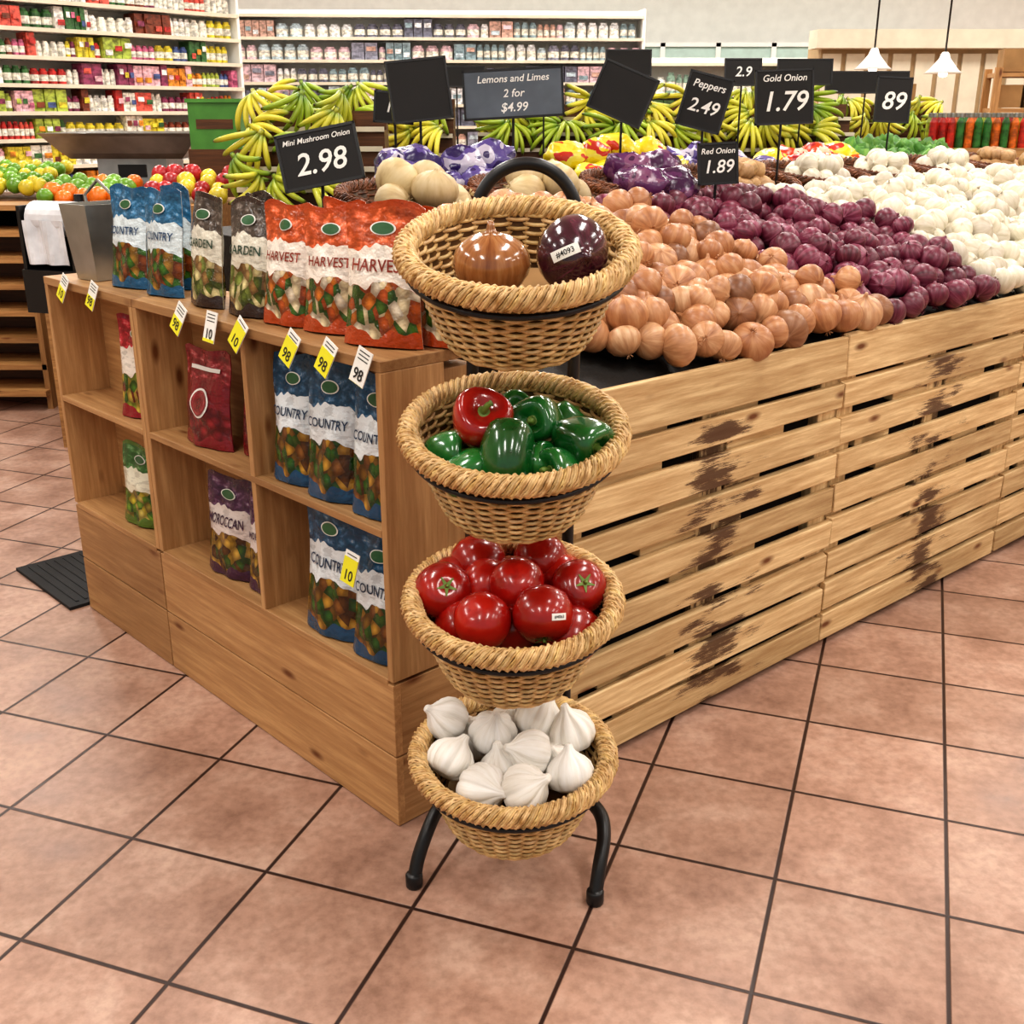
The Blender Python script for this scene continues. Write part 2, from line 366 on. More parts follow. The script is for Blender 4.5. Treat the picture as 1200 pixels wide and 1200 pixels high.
def pouchmesh(kind,w=.165,h=.29,t=.075,var=0):
    key=(kind,w,h,var)
    if key in _pm: return _pm[key]
    top,mid,bot,pic,txt,tcol=PAL[kind]
    sd=random.random()*50
    def th(u,v):
        e=max(0,4*u*(1-u))**.85
        p=(1-v)**.8*.6+.4*math.sin(pi*min(1,v*1.02+.12))
        p=max(0,p)*min(1,(1-v)*6+.05)
        wr=1+.45*(mnoise.noise(Vector((u*3.5,v*4,sd))))
        return t/2*e*p*wr+.0012
    def P(u,v,s):
        ww=w*(1-.07*math.sin(pi*v)-.03*v+.03*max(0,.15-v)/.15)
        return Vector(((u-.5)*ww+.006*v*mnoise.noise(Vector((sd,3,v))),s*th(u,v)+.018*v*v*mnoise.noise(Vector((u*3,v*2,sd+9))),
            v*h*(1+.02*math.sin(u*7+sd)*v)-.008*max(0,abs(2*u-1)-.8)*5*v))
    b=MB(); N=24;K=30
    fr=[[P(j/N,i/K,-1) for j in range(N+1)] for i in range(K+1)]
    bk=[[P(j/N,i/K,1) for j in range(N+1)] for i in range(K+1)]
    b.grid(fr,False,0); b.grid(bk,False,0,flip=True)
    b.grid([fr[0],bk[0]],False,0,flip=True); b.grid([fr[-1],bk[-1]],False,0)
    for jj in(0,N): b.grid([[r[jj] for r in fr],[r[jj] for r in bk]],False,0)
    def xf(cx,cz):
        def f(p):
            x=p.x+cx; z=p.y+cz; q=P(min(1,max(0,x/w+.5)),z/h,-1)
            return Vector((x,q.y-.003-p.z,z))
        return f
    if kind not in _pm: _pm[kind]=[pouchmat('pouch_print_'+kind,top,mid,bot,pic),plain('pouch_ink_'+kind,tcol,.5),plain('pouch_badge_'+kind,'#2f5f3a',.4),M['chalk']]
    mats=_pm[kind]
    if txt: b.mesh(textmesh(txt,w*.19,fit=w*.72),1,xf(0,h*.56))
    rw,rh=(w*.17,h*.048) if kind!='crimson' else (w*.2,h*.15)
    cz=h*.82 if kind!='crimson' else h*.45
    for q,mm in((1.0,3),(.86,2)):
        f=xf(0,cz); rws=[]
        for rr in(0.001,.5,1):
            rws.append([f(Vector((rw*q*rr*math.cos(a*pi/12),rh*q*rr*math.sin(a*pi/12),.001 if mm==2 else 0))) for a in range(24)])
        b.grid(rws,True,mm if kind!='crimson' else (3 if mm==3 else 0))
    if kind=='crimson':
        b.grid([[xf(0,h*.8)(Vector((x*w*.3,yy*h*.02,0))) for x in(-1,-.5,0,.5,1)] for yy in(-1,1)],False,3)
    me=b.tomesh('food_pouch_'+kind,mats,True); _pm[key]=me; return me
pv=0
def pouch(kind,s,y,z,yaw=0,lean=0,w=.165,h=.29):
    global pv; pv+=1
    m=FS@Matrix.Translation((-s,y,z))@Matrix.Rotation(math.radians(yaw),4,'Z')@Matrix.Rotation(math.radians(-lean),4,'X')
    obj('food_pouch',pouchmesh(kind,w,h,var=pv%2),mat4=m)
zt=1.122
for kind,s,y,yaw in(('sky',1.30,.09,12),('sky',1.09,.09,6),('teal',.86,.09,3),('teal',.645,.09,12),('orange',.48,.09,10),('orange',.32,.11,26),('orange',.12,.10,24)):
    pouch(kind,s,y,zt,yaw+random.uniform(-4,4),6,.16 if s>.2 else .19,.28 if s>.2 else .30)
for kind,s,y,yaw in(('sky',1.2,.19,5),('teal',.75,.19,0),('orange',.40,.2,5),('orange',.21,.2,15),('orange',.02,.2,20)):
    pouch(kind,s,y,zt,yaw,3,.155,.285)
for kind,s,y,z,yaw,w_,h_ in(('blue',.43,.055,.75,8,.16,.31),('blue',.265,.05,.75,14,.16,.32),('blue',.10,.05,.75,8,.155,.32),
    ('crimson',.86,.06,.75,5,.21,.26),('crimson',.66,.1,.75,0,.17,.25),('red',1.25,.07,.75,30,.16,.30),('green',1.34,.07,.39,12,.20,.25),
    ('purple',.80,.06,.39,8,.2,.28),('purple',.63,.07,.39,14,.14,.27),('blue',.30,.05,.39,8,.19,.33),('blue',.11,.05,.39,10,.175,.31)):
    pouch(kind,s,y,z,yaw,4,w_,h_)
def tag(s,z,yfrac,num,roll,y=-.015):
    b=MB(); b.box((0,0,0),(.052,.002,.075),0)
    b.box((0,-.0012,-.037+.0375*yfrac),(.052,.0012,.075*yfrac),1)
    b.mesh(textmesh(num,.034),2,lambda p:Vector((p.x,-.0024,p.y-.018)))
    for q in(0,1,2): b.box((0,-.0012,.03-q*.008),(.036,.001,.002),2)
    m=FS@Matrix.Translation((-s,y,z))@Matrix.Rotation(math.radians(-14),4,'X')@Matrix.Rotation(math.radians(roll),4,'Y')
    obj('price_tag',b.tomesh('price_tag',[M['white'],M['yellow'],M['ink']]),mat4=m)
for s,f,n,r in((1.53,.5,'10',22),(1.33,.45,'98',16),(.82,.5,'98',24),(.66,.1,'10',2),(.53,.8,'10',30),(.31,.75,'98',24),(.17,.7,'98',22),(.045,.0,'98',14)):
    tag(s,1.105,f,n,r)
tag(.13,.63,.8,'10',4,-.01)
# ---------------------------------------------------------------- pallet bin (right)
P0=Vector((.088,2.37,0)); AR=math.radians(41.5)
FB=Matrix.Translation(P0)@Matrix.Rotation(AR,4,'Z')
b=MB(); LEN=4.6; X0=.04; TOPZ=.26; RZ=1.23
def bz(y): return 1.0+TOPZ*(max(0,min(1,y/.88)))**.85
b.box((LEN/2,.46,.46),(LEN-.04,.80,.92),1)  # added solid core, painted dark so the board gaps look shaded
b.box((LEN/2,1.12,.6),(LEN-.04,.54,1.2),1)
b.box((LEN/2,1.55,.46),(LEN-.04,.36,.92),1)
for i in range(4):
    xa=X0+1.14*i
    zs=[(.995,.125)]; z=.995-.125-.014
    for q in range(8):
        hh=random.uniform(.074,.088); zs.append((z,hh)); z-=hh+.0250
    for q,(zt_,hh) in enumerate(zs):
        yy=random.uniform(0,.006)
        b.box((xa+.57,.012+yy,zt_-hh/2),(1.132,.022,hh),0,'x',jit=.005)
    for xx in(.04,.57,1.10):
        b.box((xa+xx,.045,.46),(.10,.035,.90),0,'z')
    for q in range(1,9):
        for _ in range(2): b.box((xa+random.uniform(.2,.9),.045,zs[q][0]+.012),(random.uniform(.12,.3),.034,.04),0,'x')
for q in range(9):
    b.box((.02,.9,.945-q*.108),(.022,1.66,.088),0,'y')
YS=(.03,.2,.4,.6,.8,.92)
b.grid([[Vector((x,y,bz(y)-.045)) for x in(.04,LEN)] for y in YS],False,2)
b.box((LEN/2,1.15,RZ-.025),(LEN-.04,.5,.05),2)
b.grid([[Vector((.05,y,.9)) for y in(.05,.3,.6,.9)],[Vector((.05,y,bz(y)-.05)) for y in(.05,.3,.6,.9)]],False,2)
b.box((LEN/2,1.57,1.08),(LEN-.04,.34,.32),2)
o=obj('pallet_produce_bin',b.tomesh('pallet_produce_bin',[M['pallet'],M['dark'],M['tray']]),mat4=FB); bevel(o,.003)
# onions
def onionmesh(name,mat,R=.047,seed=0,squash=.92,neck=.55,lob=0):
    prof=[(.0005,-.90),(.10,-.93),(.2,-.90),(.48,-.82),(.76,-.60),(.95,-.25),(1,.06),(.94,.38),(.77,.66),(.52,.84),(.30,.93),(.15,.98),(.10,.98+.2*neck),(.07,.98+.38*neck),(.001,.98+.4*neck)]
    rnd=random.Random(seed); ph=rnd.random()*6
    def wp(p,a,t):
        k=1+.03*math.cos(2*a+ph)+.015*math.cos(3*a+ph)+lob*math.cos(9*a+ph)
        return Vector((p.x*k*R,p.y*k*R,p.z*R*squash))
    b=MB(); b.grid(lathe(prof,28,wp),True,0)
    for i in range(10):
        a=rnd.random()*6.28; b.tube([(.06*R*math.cos(a),.06*R*math.sin(a),-.83*R),(.2*R*math.cos(a),.2*R*math.sin(a),-.98*R)],.0012,4,mat=0)
    return b.tomesh(name,[mat],True)
YM=[onionmesh('yellow_onion',M['yonion'],.053,i,.92-.06*(i%3),.6*(i%2)+.2) for i in range(5)]
RM=[onionmesh('red_onion',M['ronion'],.047,i+5,.9,.4) for i in range(3)]
WM=[onionmesh('white_onion',M['wonion'],.052,i+9,.88,.3) for i in range(3)]
def rrot():
    return Matrix.Rotation(random.uniform(0,6.28),4,'Z')@Matrix.Rotation(random.uniform(-2.6,2.6),4,'X')
piles={k:empty(k,P0,(0,0,AR)) for k in('yellow_onion_pile','red_onion_pile','white_onion_pile')}
sp=.089; row=0; y=.045
while y<.95:
    x=.30+(sp/2 if row%2 else 0)
    while x<4.5:
        xx=x+random.uniform(-.02,.02); yy=y+random.uniform(-.017,.017)
        left=.44-.30*min(1,y/.4)
        if xx>left:
            j=random.uniform(-.05,.05)
            k=('yellow_onion_pile',YM) if xx+j<1.42-.36*(y/.9)**.8 else (('red_onion_pile',RM) if xx+j<2.12-.22*y else ('white_onion_pile',WM))
            mound=.5+.5*math.cos((xx-.75)*2*pi/1.25) if xx<1.4 else .6
            zz=bz(yy)+.010+random.uniform(-.008,.018)+.045*mound*min(1,y/.25)
            e=obj('onion',random.choice(k[1]),parent=piles[k[0]])
            e.matrix_local=Matrix.Translation((xx,yy,zz))@rrot()@Matrix.Scale(random.uniform(.80,1.14),4)
            if random.random()<.42 and .06<y<.8:
                e=obj('onion',random.choice(k[1]),parent=piles[k[0]])
                e.matrix_local=Matrix.Translation((xx+.04,yy+.03,zz+.055))@rrot()@Matrix.Scale(random.uniform(.8,1.08),4)
        x+=sp
    y+=sp*.85; row+=1
# ---------------------------------------------------------------- wicker baskets
def basketmesh(name,R=.2,rb=.13,h=.16,mat=None,back=None,rows_n=20,N=34,detail=136,tw=17,S=5):
    b=MB(); rv=random.Random(3)
    def cc():
        q=rv.uniform(.72,1.08); return (q,q*rv.uniform(.93,1),q*rv.uniform(.86,1),1)
    def rr(z): t=(z+h)/h; return rb+(R-.014-rb)*(t**.75)
    for i in range(rows_n):
        z=-h+.004+(h-.014)*i/(rows_n-1); a0=pi*(i%2)
        pts=[]
        for k in range(detail):
            a=2*pi*k/detail; r=rr(z)+.0048*math.cos(N/2*a+a0)
            pts.append((r*math.cos(a),r*math.sin(a),z))
        b.tube(pts,.0039,5,True,0,col=cc())
    for k in range(N):
        a=2*pi*(k+.5)/N
        b.tube([(rr(-h+h*q/6)*math.cos(a),rr(-h+h*q/6)*math.sin(a),-h+h*q/6) for q in range(7)],.0028,5,False,0,col=(.8,.74,.66,1))
    b.grid(lathe([(rr(-h+h*q/8)-.001,-h+h*q/8-.0) for q in range(9)],48),True,1)  # added inner lining, gap shade put into its dark colour
    for q in range(11):
        r0=.008+(rb-.008)*q/10
        b.tube([(r0*math.cos(2*pi*k/60),r0*math.sin(2*pi*k/60),-h+.002*math.cos(k*1.57+q*pi)) for k in range(60)],.0062,5,True,0)
    n=tw*16
    for s in range(S):
        for d in(-1,0,1):      # each braid strand is a bundle of three thin reeds
            pts=[]; dd={-1:-.34,0:0,1:.34}[d]
            for k in range(n):
                a=2*pi*k/n; ph=tw*a+2*pi*s/S+dd
                q=.0165+(.0022 if d==0 else 0)+.0018*math.cos(7*tw*a+s)
                r=R-.004+q*math.cos(ph); z=q*1.06*math.sin(ph)
                pts.append((r*math.cos(a),r*math.sin(a),z))
            b.tube(pts,.0028,5,True,0,col=cc())
    b.tube([((R-.004)*math.cos(2*pi*k/60),(R-.004)*math.sin(2*pi*k/60),0) for k in range(60)],.0140,8,True,1)  # added rim core, painted dark as shade between the braid reeds
    return b.tomesh(name,[mat,back],True)
BM=basketmesh('wicker_basket',.2,.125,.165,M['wicker'],M['wickerin'])
BK=[((.009,1.976,1.372),17),((.004,1.985,1.044),14),((.002,1.965,.712),10),((.002,1.985,.352),6)]
BF=[]
for c,t in BK:
    m=Matrix.Translation(c)@Matrix.Rotation(math.radians(t),4,'X'); BF.append(m)
    obj('wicker_basket',BM,mat4=m@Matrix.Rotation(random.random()*3,4,'Z'))
def smooth_path(pts,n=8):
    pts=[Vector(p) for p in pts]; out=[]
    for i in range(len(pts)-1):
        p0=pts[max(0,i-1)];p1=pts[i];p2=pts[i+1];p3=pts[min(len(pts)-1,i+2)]
        for k in range(n):
            t=k/n
            out.append(.5*((2*p1)+(p2-p0)*t+(2*p0-5*p1+4*p2-p3)*t*t+(3*p1-p0-3*p2+p3)*t**3))
    out.append(pts[-1]); return out
st=empty('basket_display_stand')
b=MB()
arch=[(-.10,2.215,.14),(-.095,2.215,.4),(-.085,2.215,.9),(-.075,2.215,1.3),(-.07,2.215,1.40)]
for k in range(1,8):
    a=pi-pi*k/8; arch.append((.028+.098*math.cos(a),2.215,1.40+.105*math.sin(a)))
arch+=[(.126,2.215,1.40),(.13,2.215,1.3),(.12,2.215,.9),(.12,2.215,.4),(.12,2.215,.14)]
b.tube(smooth_path(arch),.0125,10)
obj('upright_frame',b.tomesh('upright_frame',[M['black']],True),parent=st)
b=MB()
b.tube(smooth_path([(.178,1.955,.018),(.188,1.985,.07),(.2,2.03,.115),(.195,2.085,.135),(.16,2.15,.14),(.12,2.215,.14)]),.0155,10)
b.tube(smooth_path([(-.214,2.01,.018),(-.205,2.03,.06),(-.185,2.06,.11),(-.165,2.10,.135),(-.13,2.16,.14),(-.10,2.215,.14)]),.0155,10)
b.tube([(-.10,2.215,.15),(-.11,2.235,.012)],.0155,10); b.tube([(.12,2.215,.15),(.13,2.25,.012)],.0155,10)
b.tube([(-.10,2.215,.14),(.12,2.215,.14)],.0125,10)
for x,y in((.178,1.955),(-.214,2.01),(-.11,2.235),(.13,2.25)):
    b.grid(lathe([(.017,0),(.019,.004),(.019,.03),(.016,.034)],14,lambda p,a,t:p+Vector((x,y,0))),True,0,True,True)
obj('legs',b.tomesh('legs',[M['black']],True),parent=st)
for i,(m,(c,t)) in enumerate(zip(BF,BK)):
    b=MB(); R_=.1935
    pts=[m@Vector((R_*math.cos(2*pi*k/72),R_*math.sin(2*pi*k/72),-.033)) for k in range(72)]
    b.tube(pts,.0058,8,True)
    for sx in(-.085,.12):
        yy=math.sqrt(R_**2-sx*sx); a=m@Vector((sx-c[0],yy,-.033)); b.tube([a,(sx,2.215,a.z)],.006,6)
    obj('basket_hoop_%d'%(i+1),b.tomesh('basket_hoop',[M['black']],True),parent=st)
fil=MB(); fil.grid(lathe([(.0005,-.076),(.06,-.078),(.11,-.084),(.138,-.094),(.14,-.105)],30,lambda p,a,t:p+Vector((0,0,.006*mnoise.noise(p*25)))),True,0)
FM=fil.tomesh('kraft_paper_filler',[M['cardboard']],True)
for m in BF: obj('kraft_paper_filler',FM,mat4=m)
m=BF[0]
big=onionmesh('wrapped_yellow_onion',M['ponion'],.066,31,.86,.9,.008); pur=onionmesh('wrapped_purple_onion',M['vonion'],.066,33,.88,.5)
obj('yellow_onion',big,mat4=m@Matrix.Translation((-.045,-.035,-.012))@Matrix.Rotation(math.radians(-6),4,'X'))
obj('red_onion',pur,mat4=m@Matrix.Translation((.095,-.02,.0))@Matrix.Rotation(math.radians(70),4,'X')@Matrix.Rotation(.4,4,'Y'))
def sticker(name,m4,w,h,lines,R):
    b=MB(); rows=[]
    for i in range(5):
        r=[]
        for j in range(7):
            x=(j/6-.5)*w; z=(i/4-.5)*h
            r.append(Vector((x,-math.sqrt(max(0,R*R-x*x-z*z)),z)))
        rows.append(r)
    b.grid(rows,False,0)
    for t,sz,zz in lines:
        b.mesh(textmesh(t,sz),1,lambda p,zz=zz:Vector((p.x,-math.sqrt(max(0,(R+.0006)**2-p.x**2-(p.y+zz)**2)),p.y+zz)))
    obj(name,b.tomesh(name,[M['white'],M['ink']]),mat4=m4)
sticker('produce_sticker',m@Matrix.Translation((.095,-.02,.0))@Matrix.Rotation(-.25,4,'Z')@Matrix.Rotation(-.45,4,'X')@Matrix.Rotation(-.5,4,'Y'),.05,.018,[('#4093',.013,0)],.0685)
def peppermesh(name,mat,R=.045,H=.095,seed=0):
    rnd=random.Random(seed); ph=rnd.random()*6; L=rnd.choice((3,4,4))
    prof=[(.001,.84),(.16,.83),(.36,.90),(.62,.985),(.84,.95),(.97,.82),(1,.64),(.95,.43),(.86,.24),(.72,.1),(.52,.02),(.34,.0),(.16,.03),(.001,.05)]
    def wp(p,a,t):
        k=1+.055*math.cos(L*a+ph)+.02*math.cos(2*a+ph)
        return Vector((p.x*k*R,p.y*k*R,(p.z-.5)*H))
    b=MB(); b.grid(lathe(prof,32,wp)[::-1],True,0)
    b.tube(smooth_path([(0,0,.30*H),(.001,0,.42*H),(.004,.002,.55*H),(.009,.003,.62*H)],3),lambda t:.0075-.003*t+.002*(t>.9),8,mat=1)
    b.grid(lathe([(.001,.345*H),(.012,.345*H),(.014,.335*H)],12),True,1)
    return b.tomesh(name,[mat,M['stem']],True)
GP=[peppermesh('green_bell_pepper',M['gpep'],.044,.10,i) for i in range(3)]
RP=peppermesh('red_bell_pepper',M['rpep'],.055,.098,2)
pile=empty('green_bell_pepper_pile'); m=BF[1]
for x,y,z,rx,ry,rz,s in((-.011,-.088,.005,2.6,.3,.3,1.25),(-.122,-.035,-.03,1.2,.5,1,.95),(-.085,-.10,-.035,1.3,-.3,2,.95),(.047,.03,.0,1.0,.4,-.7,1.15),
    (.122,-.045,.0,1.4,1.1,.6,1.15),(.085,-.10,-.03,1.1,.2,-1,1.0),(.035,-.07,-.04,.3,.9,0,1),(.0,.09,-.02,.7,.2,0,1),(-.07,.08,-.04,1,.4,2,1),(.09,.09,-.05,1,.4,2,1)):
    e=obj('pepper',random.choice(GP),mat4=m@Matrix.Translation((x,y,z))@Matrix.Rotation(rz,4,'Z')@Matrix.Rotation(ry,4,'Y')@Matrix.Rotation(rx,4,'X')@Matrix.Scale(s*.95,4)); e.parent=pile
obj('red_bell_pepper',RP,mat4=m@Matrix.Translation((-.062,-.012,.026))@Matrix.Rotation(.55,4,'X')@Matrix.Rotation(.2,4,'Y'))
def tomatomesh(seed):
    R=.0575; rnd=random.Random(seed); ph=rnd.random()*6
    prof=[(.001,-.86),(.2,-.87),(.5,-.80),(.78,-.58),(.96,-.2),(1,.1),(.94,.42),(.76,.68),(.52,.84),(.28,.88),(.12,.84),(.001,.82)]
    b=MB(); b.grid(lathe(prof,36,lambda p,a,t:Vector((p.x*R*(1+.012*math.cos(5*a+ph)),p.y*R*(1+.012*math.cos(5*a+ph)),p.z*R))),True,0)
    b.tube([(0,0,.78*R),(.002,0,.96*R)],.003,6,mat=1)
    for k in range(5):
        a=2*pi*k/5+ph; c,s_=math.cos(a),math.sin(a)
        b.grid([[Vector((c*.004-s_*.004,s_*.004+c*.004,.87*R)),Vector((c*.004+s_*.004,s_*.004-c*.004,.87*R))],[Vector((c*.02-s_*.001,s_*.02+c*.001,.915*R)),Vector((c*.02+s_*.001,s_*.02-c*.001,.915*R))]],False,1)
    return b.tomesh('tomato',[M['tomato'],M['stem']],True)
TMs=[tomatomesh(i) for i in range(3)]; pile=empty('tomato_pile'); m=BF[2]
for i,(x,y,z) in enumerate(((-.138,.03,-.005),(-.07,.13,.0),(.056,.125,.01),(-.05,.06,-.01),(.008,.02,.02),(.128,.035,.0),(-.059,-.068,-.005),(.056,-.06,.005),(.0,-.02,-.05),(.1,.1,-.02),(-.12,.1,-.03),(-.1,-.03,-.05),(.11,-.05,-.05),(0,.1,-.03))):
    e=obj('tomato',random.choice(TMs),mat4=m@Matrix.Translation((x,y,z))@Matrix.Rotation(random.uniform(0,6) if i not in(0,5) else .3,4,'Z')@Matrix.Rotation(.8 if i in(0,5) else random.choice((2.2,2.8,2.5)),4,'X')@Matrix.Scale(random.uniform(.95,1.05),4)); e.parent=pile
sticker('produce_sticker',m@Matrix.Translation((.056,-.06,.005))@Matrix.Rotation(-.5,4,'X')@Matrix.Rotation(.5,4,'Z'),.03,.013,[('#4063',.008,0)],.0615)
def garlicmesh(seed):
    R=.052; rnd=random.Random(seed); ph=rnd.random()*6; L=rnd.choice((6,7,8))
    prof=[(.001,-.60),(.2,-.66),(.55,-.66),(.84,-.50),(.99,-.2),(1,.1),(.90,.38),(.70,.60),(.46,.76),(.30,.88),(.21,1.0),(.17,1.12),(.13,1.17),(.001,1.15)]
    def wp(p,a,t):
        c=abs(math.cos(L*a/2+ph+.25*math.sin(2*a+seed)))
        k=1-.20*(1-c**.45)*math.sin(pi*min(1,t*1.05)) 
        return Vector((p.x*k*R+.010*max(0,t-.6),p.y*k*R*.94,p.z*R))
    b=MB(); b.grid(lathe(prof,84,wp),True,0); return b.tomesh('garlic',[M['garlic']],True)
GM=[garlicmesh(i) for i in range(4)]; pile=empty('garlic_pile'); m=BF[3]
for i,(x,y,z,rx) in enumerate(((-.138,.075,.03,.9),(-.042,.044,.02,.3),(.055,.085,.02,.7),(.122,.052,.015,.3),(-.128,-.022,.0,1.0),(.037,-.03,.025,1.2),(.115,-.065,.0,.5),(-.062,-.102,-.008,1.3),(.023,-.112,.0,.9),(-.02,-.02,-.03,.3),(-.09,.09,-.03,.3),(.0,.12,-.02,.3),(.09,0,-.03,.4))):
    e=obj('garlic',GM[i%4],mat4=m@Matrix.Translation((x,y,z))@Matrix.Rotation(random.uniform(-1.8,1.8),4,'Z')@Matrix.Rotation(rx*random.choice((1,-1,1)),4,'X')@Matrix.Scale(random.uniform(.96,1.08),4)); e.parent=pile
# ---------------------------------------------------------------- ridge baskets
DB=basketmesh('dark_wicker_basket',.24,.17,.10,M['dkwicker'],M['wickerin'],11,34,102,14,4)
SQ=[onionmesh('pale_sweet_onion',M['squash'],.076,50+i,.85,.3) for i in range(2)]
def blob(name,mat,R,seed,sq=(1,1,1),amp=.25):
    b=MB(); rows=[]
    for i in range(13):
        t=pi*i/12; rows.append([])
        for j in range(20):
            a=2*pi*j/20; d=Vector((math.sin(t)*math.cos(a),math.sin(t)*math.sin(a),-math.cos(t)))
            k=R*(1+amp*mnoise.noise(d*1.7+Vector((seed*3.1,0,0)))+amp*.5*mnoise.noise(d*5+Vector((0,seed,0))))
            rows[-1].append(Vector((d.x*k*sq[0],d.y*k*sq[1],d.z*k*sq[2])))
    b.grid(rows,True,0); return b.tomesh(name,[mat],True)
def bagprint(name,c1,c2,c3):
    k=NT(name); tc=k.n('ShaderNodeTexCoord'); f=k.noise(tc.outputs['Object'],9,2)
    k.base(k.ramp(f,[(0,lin(c1)),(.46,lin(c2)),(.56,lin(c3)),(.66,lin(c1))],True)); f2=k.noise(tc.outputs['Object'],25,2); k.bump(f2,.5,.01); return k.set(.25)
bags={'yellow':bagprint('yellow_bag_film','#e0c81f','#e8d84a','#c83a2a'),'purple':bagprint('purple_bag_film','#33235a','#5a4a8a','#bfb8c8'),
 'violet':bagprint('violet_net','#3f1b40','#5d2c5a','#7a4a6a'),'whiteb':bagprint('white_bag_film','#c8ccd0','#6f8098','#3a4a8a'),'redb':bagprint('red_bag_film','#a01c24','#c8401c','#d8c8b0')}
BG={k:[blob('produce_bag',v,.11,i,(1.1,.75,.6)) for i in range(2)] for k,v in bags.items()}
ridge=[(.50,'sq'),(1.03,'sq'),(1.56,'violet'),(2.09,'potato'),(2.62,'white'),(3.15,'white'),(3.7,'white'),(4.25,'potato')]
PT=[blob('potato',M['potato'],.04,i,(1.3,1,.9),.15) for i in range(3)]
for x,kind in ridge:
    base=FB@Matrix.Translation((x,1.14,RZ+.112))@Matrix.Rotation(math.radians(8),4,'X')
    obj('dark_wicker_basket',DB,mat4=base)
    pl=empty({'sq':'sweet_onion_pile','violet':'produce_bag_pile','potato':'potato_pile','white':'white_onion_pile'}[kind])
    n={'sq':6,'potato':24,'violet':5,'white':13}[kind]
    for i in range(n):
        r=.12*math.sqrt((i+.5)/n); a=i*2.4
        me=random.choice(SQ if kind=='sq' else PT if kind=='potato' else WM if kind=='white' else BG[kind])
        e=obj('item',me,mat4=base@Matrix.Translation((r*math.cos(a),r*math.sin(a),-.01+(.05 if i<n*.4 else 0)))@rrot()@Matrix.Scale(random.uniform(.82,1.05),4)); e.parent=pl
def heap(name,frame,cx,cy,cz,nx,ny,sp_,mes,slope=0,tilt=None):
    pl=empty(name)
    for i in range(nx):
        for j in range(ny):
            e=obj('item',random.choice(mes),mat4=frame@Matrix.Translation((cx+i*sp_+random.uniform(-.2,.2)*sp_,cy+j*sp_*.9+random.uniform(-.2,.2)*sp_,cz+j*slope+random.uniform(0,.2)*sp_))@(rrot() if tilt is None else Matrix.Rotation(random.uniform(-.3,.3),4,'Z')@Matrix.Rotation(tilt,4,'X'))@Matrix.Scale(random.uniform(.85,1.1),4)); e.parent=pl
heap('yellow_bag_pile',FB,1.62,1.50,1.33,4,2,.14,BG['yellow'],.09)
heap('purple_bag_pile',FB,.75,1.52,1.33,4,2,.16,BG['purple'],.06)
heap('white_bag_pile',FB,2.25,1.50,1.31,4,2,.16,BG['whiteb']+BG['purple'],.05)
heap('red_bag_pile',FB,3.0,1.5,1.31,4,2,.16,BG['redb']+BG['yellow'],.03)
heap('violet_bag_pile',FB,1.30,.93,1.34,2,1,.16,BG['violet'],.03)
heap('potato_pile',FB,4.0,.55,1.25,6,5,.09,PT,.03)
heap('leafy_greens',FB,3.6,1.42,1.30,7,3,.12,[blob('leaf_bunch',M['leaf'],.08,i,(1,1,1),.7) for i in range(3)],.03)
# ---------------------------------------------------------------- bananas
def bananacluster(seed):
    rnd=random.Random(seed); b=MB()
    for i in range(6):
        f=i-2.5; ph=f*.30+rnd.uniform(-.05,.05); L_=rnd.uniform(.19,.225); bend=rnd.uniform(.85,1.15); pts=[]
        for k in range(11):
            t=k/10; ang=-.9+t*1.75*bend            # crescent in the plane of direction ph
            rr_=L_*.62
            out=rr_*(math.cos(ang)-math.cos(-.9)); dn=rr_*(math.sin(ang)-math.sin(-.9))
            x=f*.008+math.sin(ph)*dn; z=.09-math.cos(ph)*dn
            y=-out*.95+(.016 if i%2 else 0)
            pts.append((x,y,z))
        q=rnd.uniform(.8,1.08)
        b.tube(pts,lambda t:.0045+.0112*max(0,min(1,math.sin(pi*min(1,t*.9+.08))))**.45*(1 if t<.93 else .5),8,col=(q,q,q*rnd.uniform(.8,1),1))
    b.tube([(0,0,.08),(0,.01,.12)],.013,6,col=(.5,.55,.35,1))
    return b.tomesh('banana_cluster',[M['banana']],True)
BC=[bananacluster(i) for i in range(4)]
def bananastand(x0,x1,y0,z0,rows,dy,dz,rot=0,pitch=.15,skip=.08,sc_=1):
    ctr=((x0+x1)/2,y0,0); F=Matrix.Translation(ctr)@Matrix.Rotation(rot,4,'Z'); W=x1-x0
    b=MB()
    for r in range(rows+1):
        zz=z0+dz*r-.10*sc_; b.box((0,dy*r+dy/2+.01,zz/2),(W,dy,zz),0,'x')
    for r in range(rows): b.box((0,dy*r-.0,z0+dz*r-.095*sc_),(W,.02,.02),1)
    obj('banana_display_stand',b.tomesh('banana_display_stand',[M['dkwood'],M['offwhite']]),mat4=F)
    pl=empty('banana_pile')
    n=int(W/pitch)
    for r in range(rows):
        for i in range(n):
            if random.random()<skip: continue
            e=obj('bananas',random.choice(BC),mat4=F@Matrix.Translation((-W/2+pitch*(i+.5)+random.uniform(-.03,.03),dy*r-.0,z0+dz*r+random.uniform(-.01,.01)))@Matrix.Rotation(random.uniform(-.5,.5)+random.choice((-.8,.8)),4,'Y')@Matrix.Rotation(random.uniform(-.7,.1),4,'X')@Matrix.Rotation(random.uniform(-.9,.9),4,'Z')@Matrix.Scale(sc_,4)); e.parent=pl
bananastand(-1.14,-.55,4.7,1.29,5,.085,.078,pitch=.15,skip=.04,sc_=.82)
bananastand(-1.25,-.3,5.8,1.47,3,.11,.09,pitch=.15,skip=.04,sc_=.85)
bananastand(-.2,2.0,6.75,1.47,3,.10,.085,pitch=.16,skip=.05,sc_=.9)
bananastand(2.15,3.0,8.0,1.50,2,.12,.11,pitch=.16,sc_=.9)
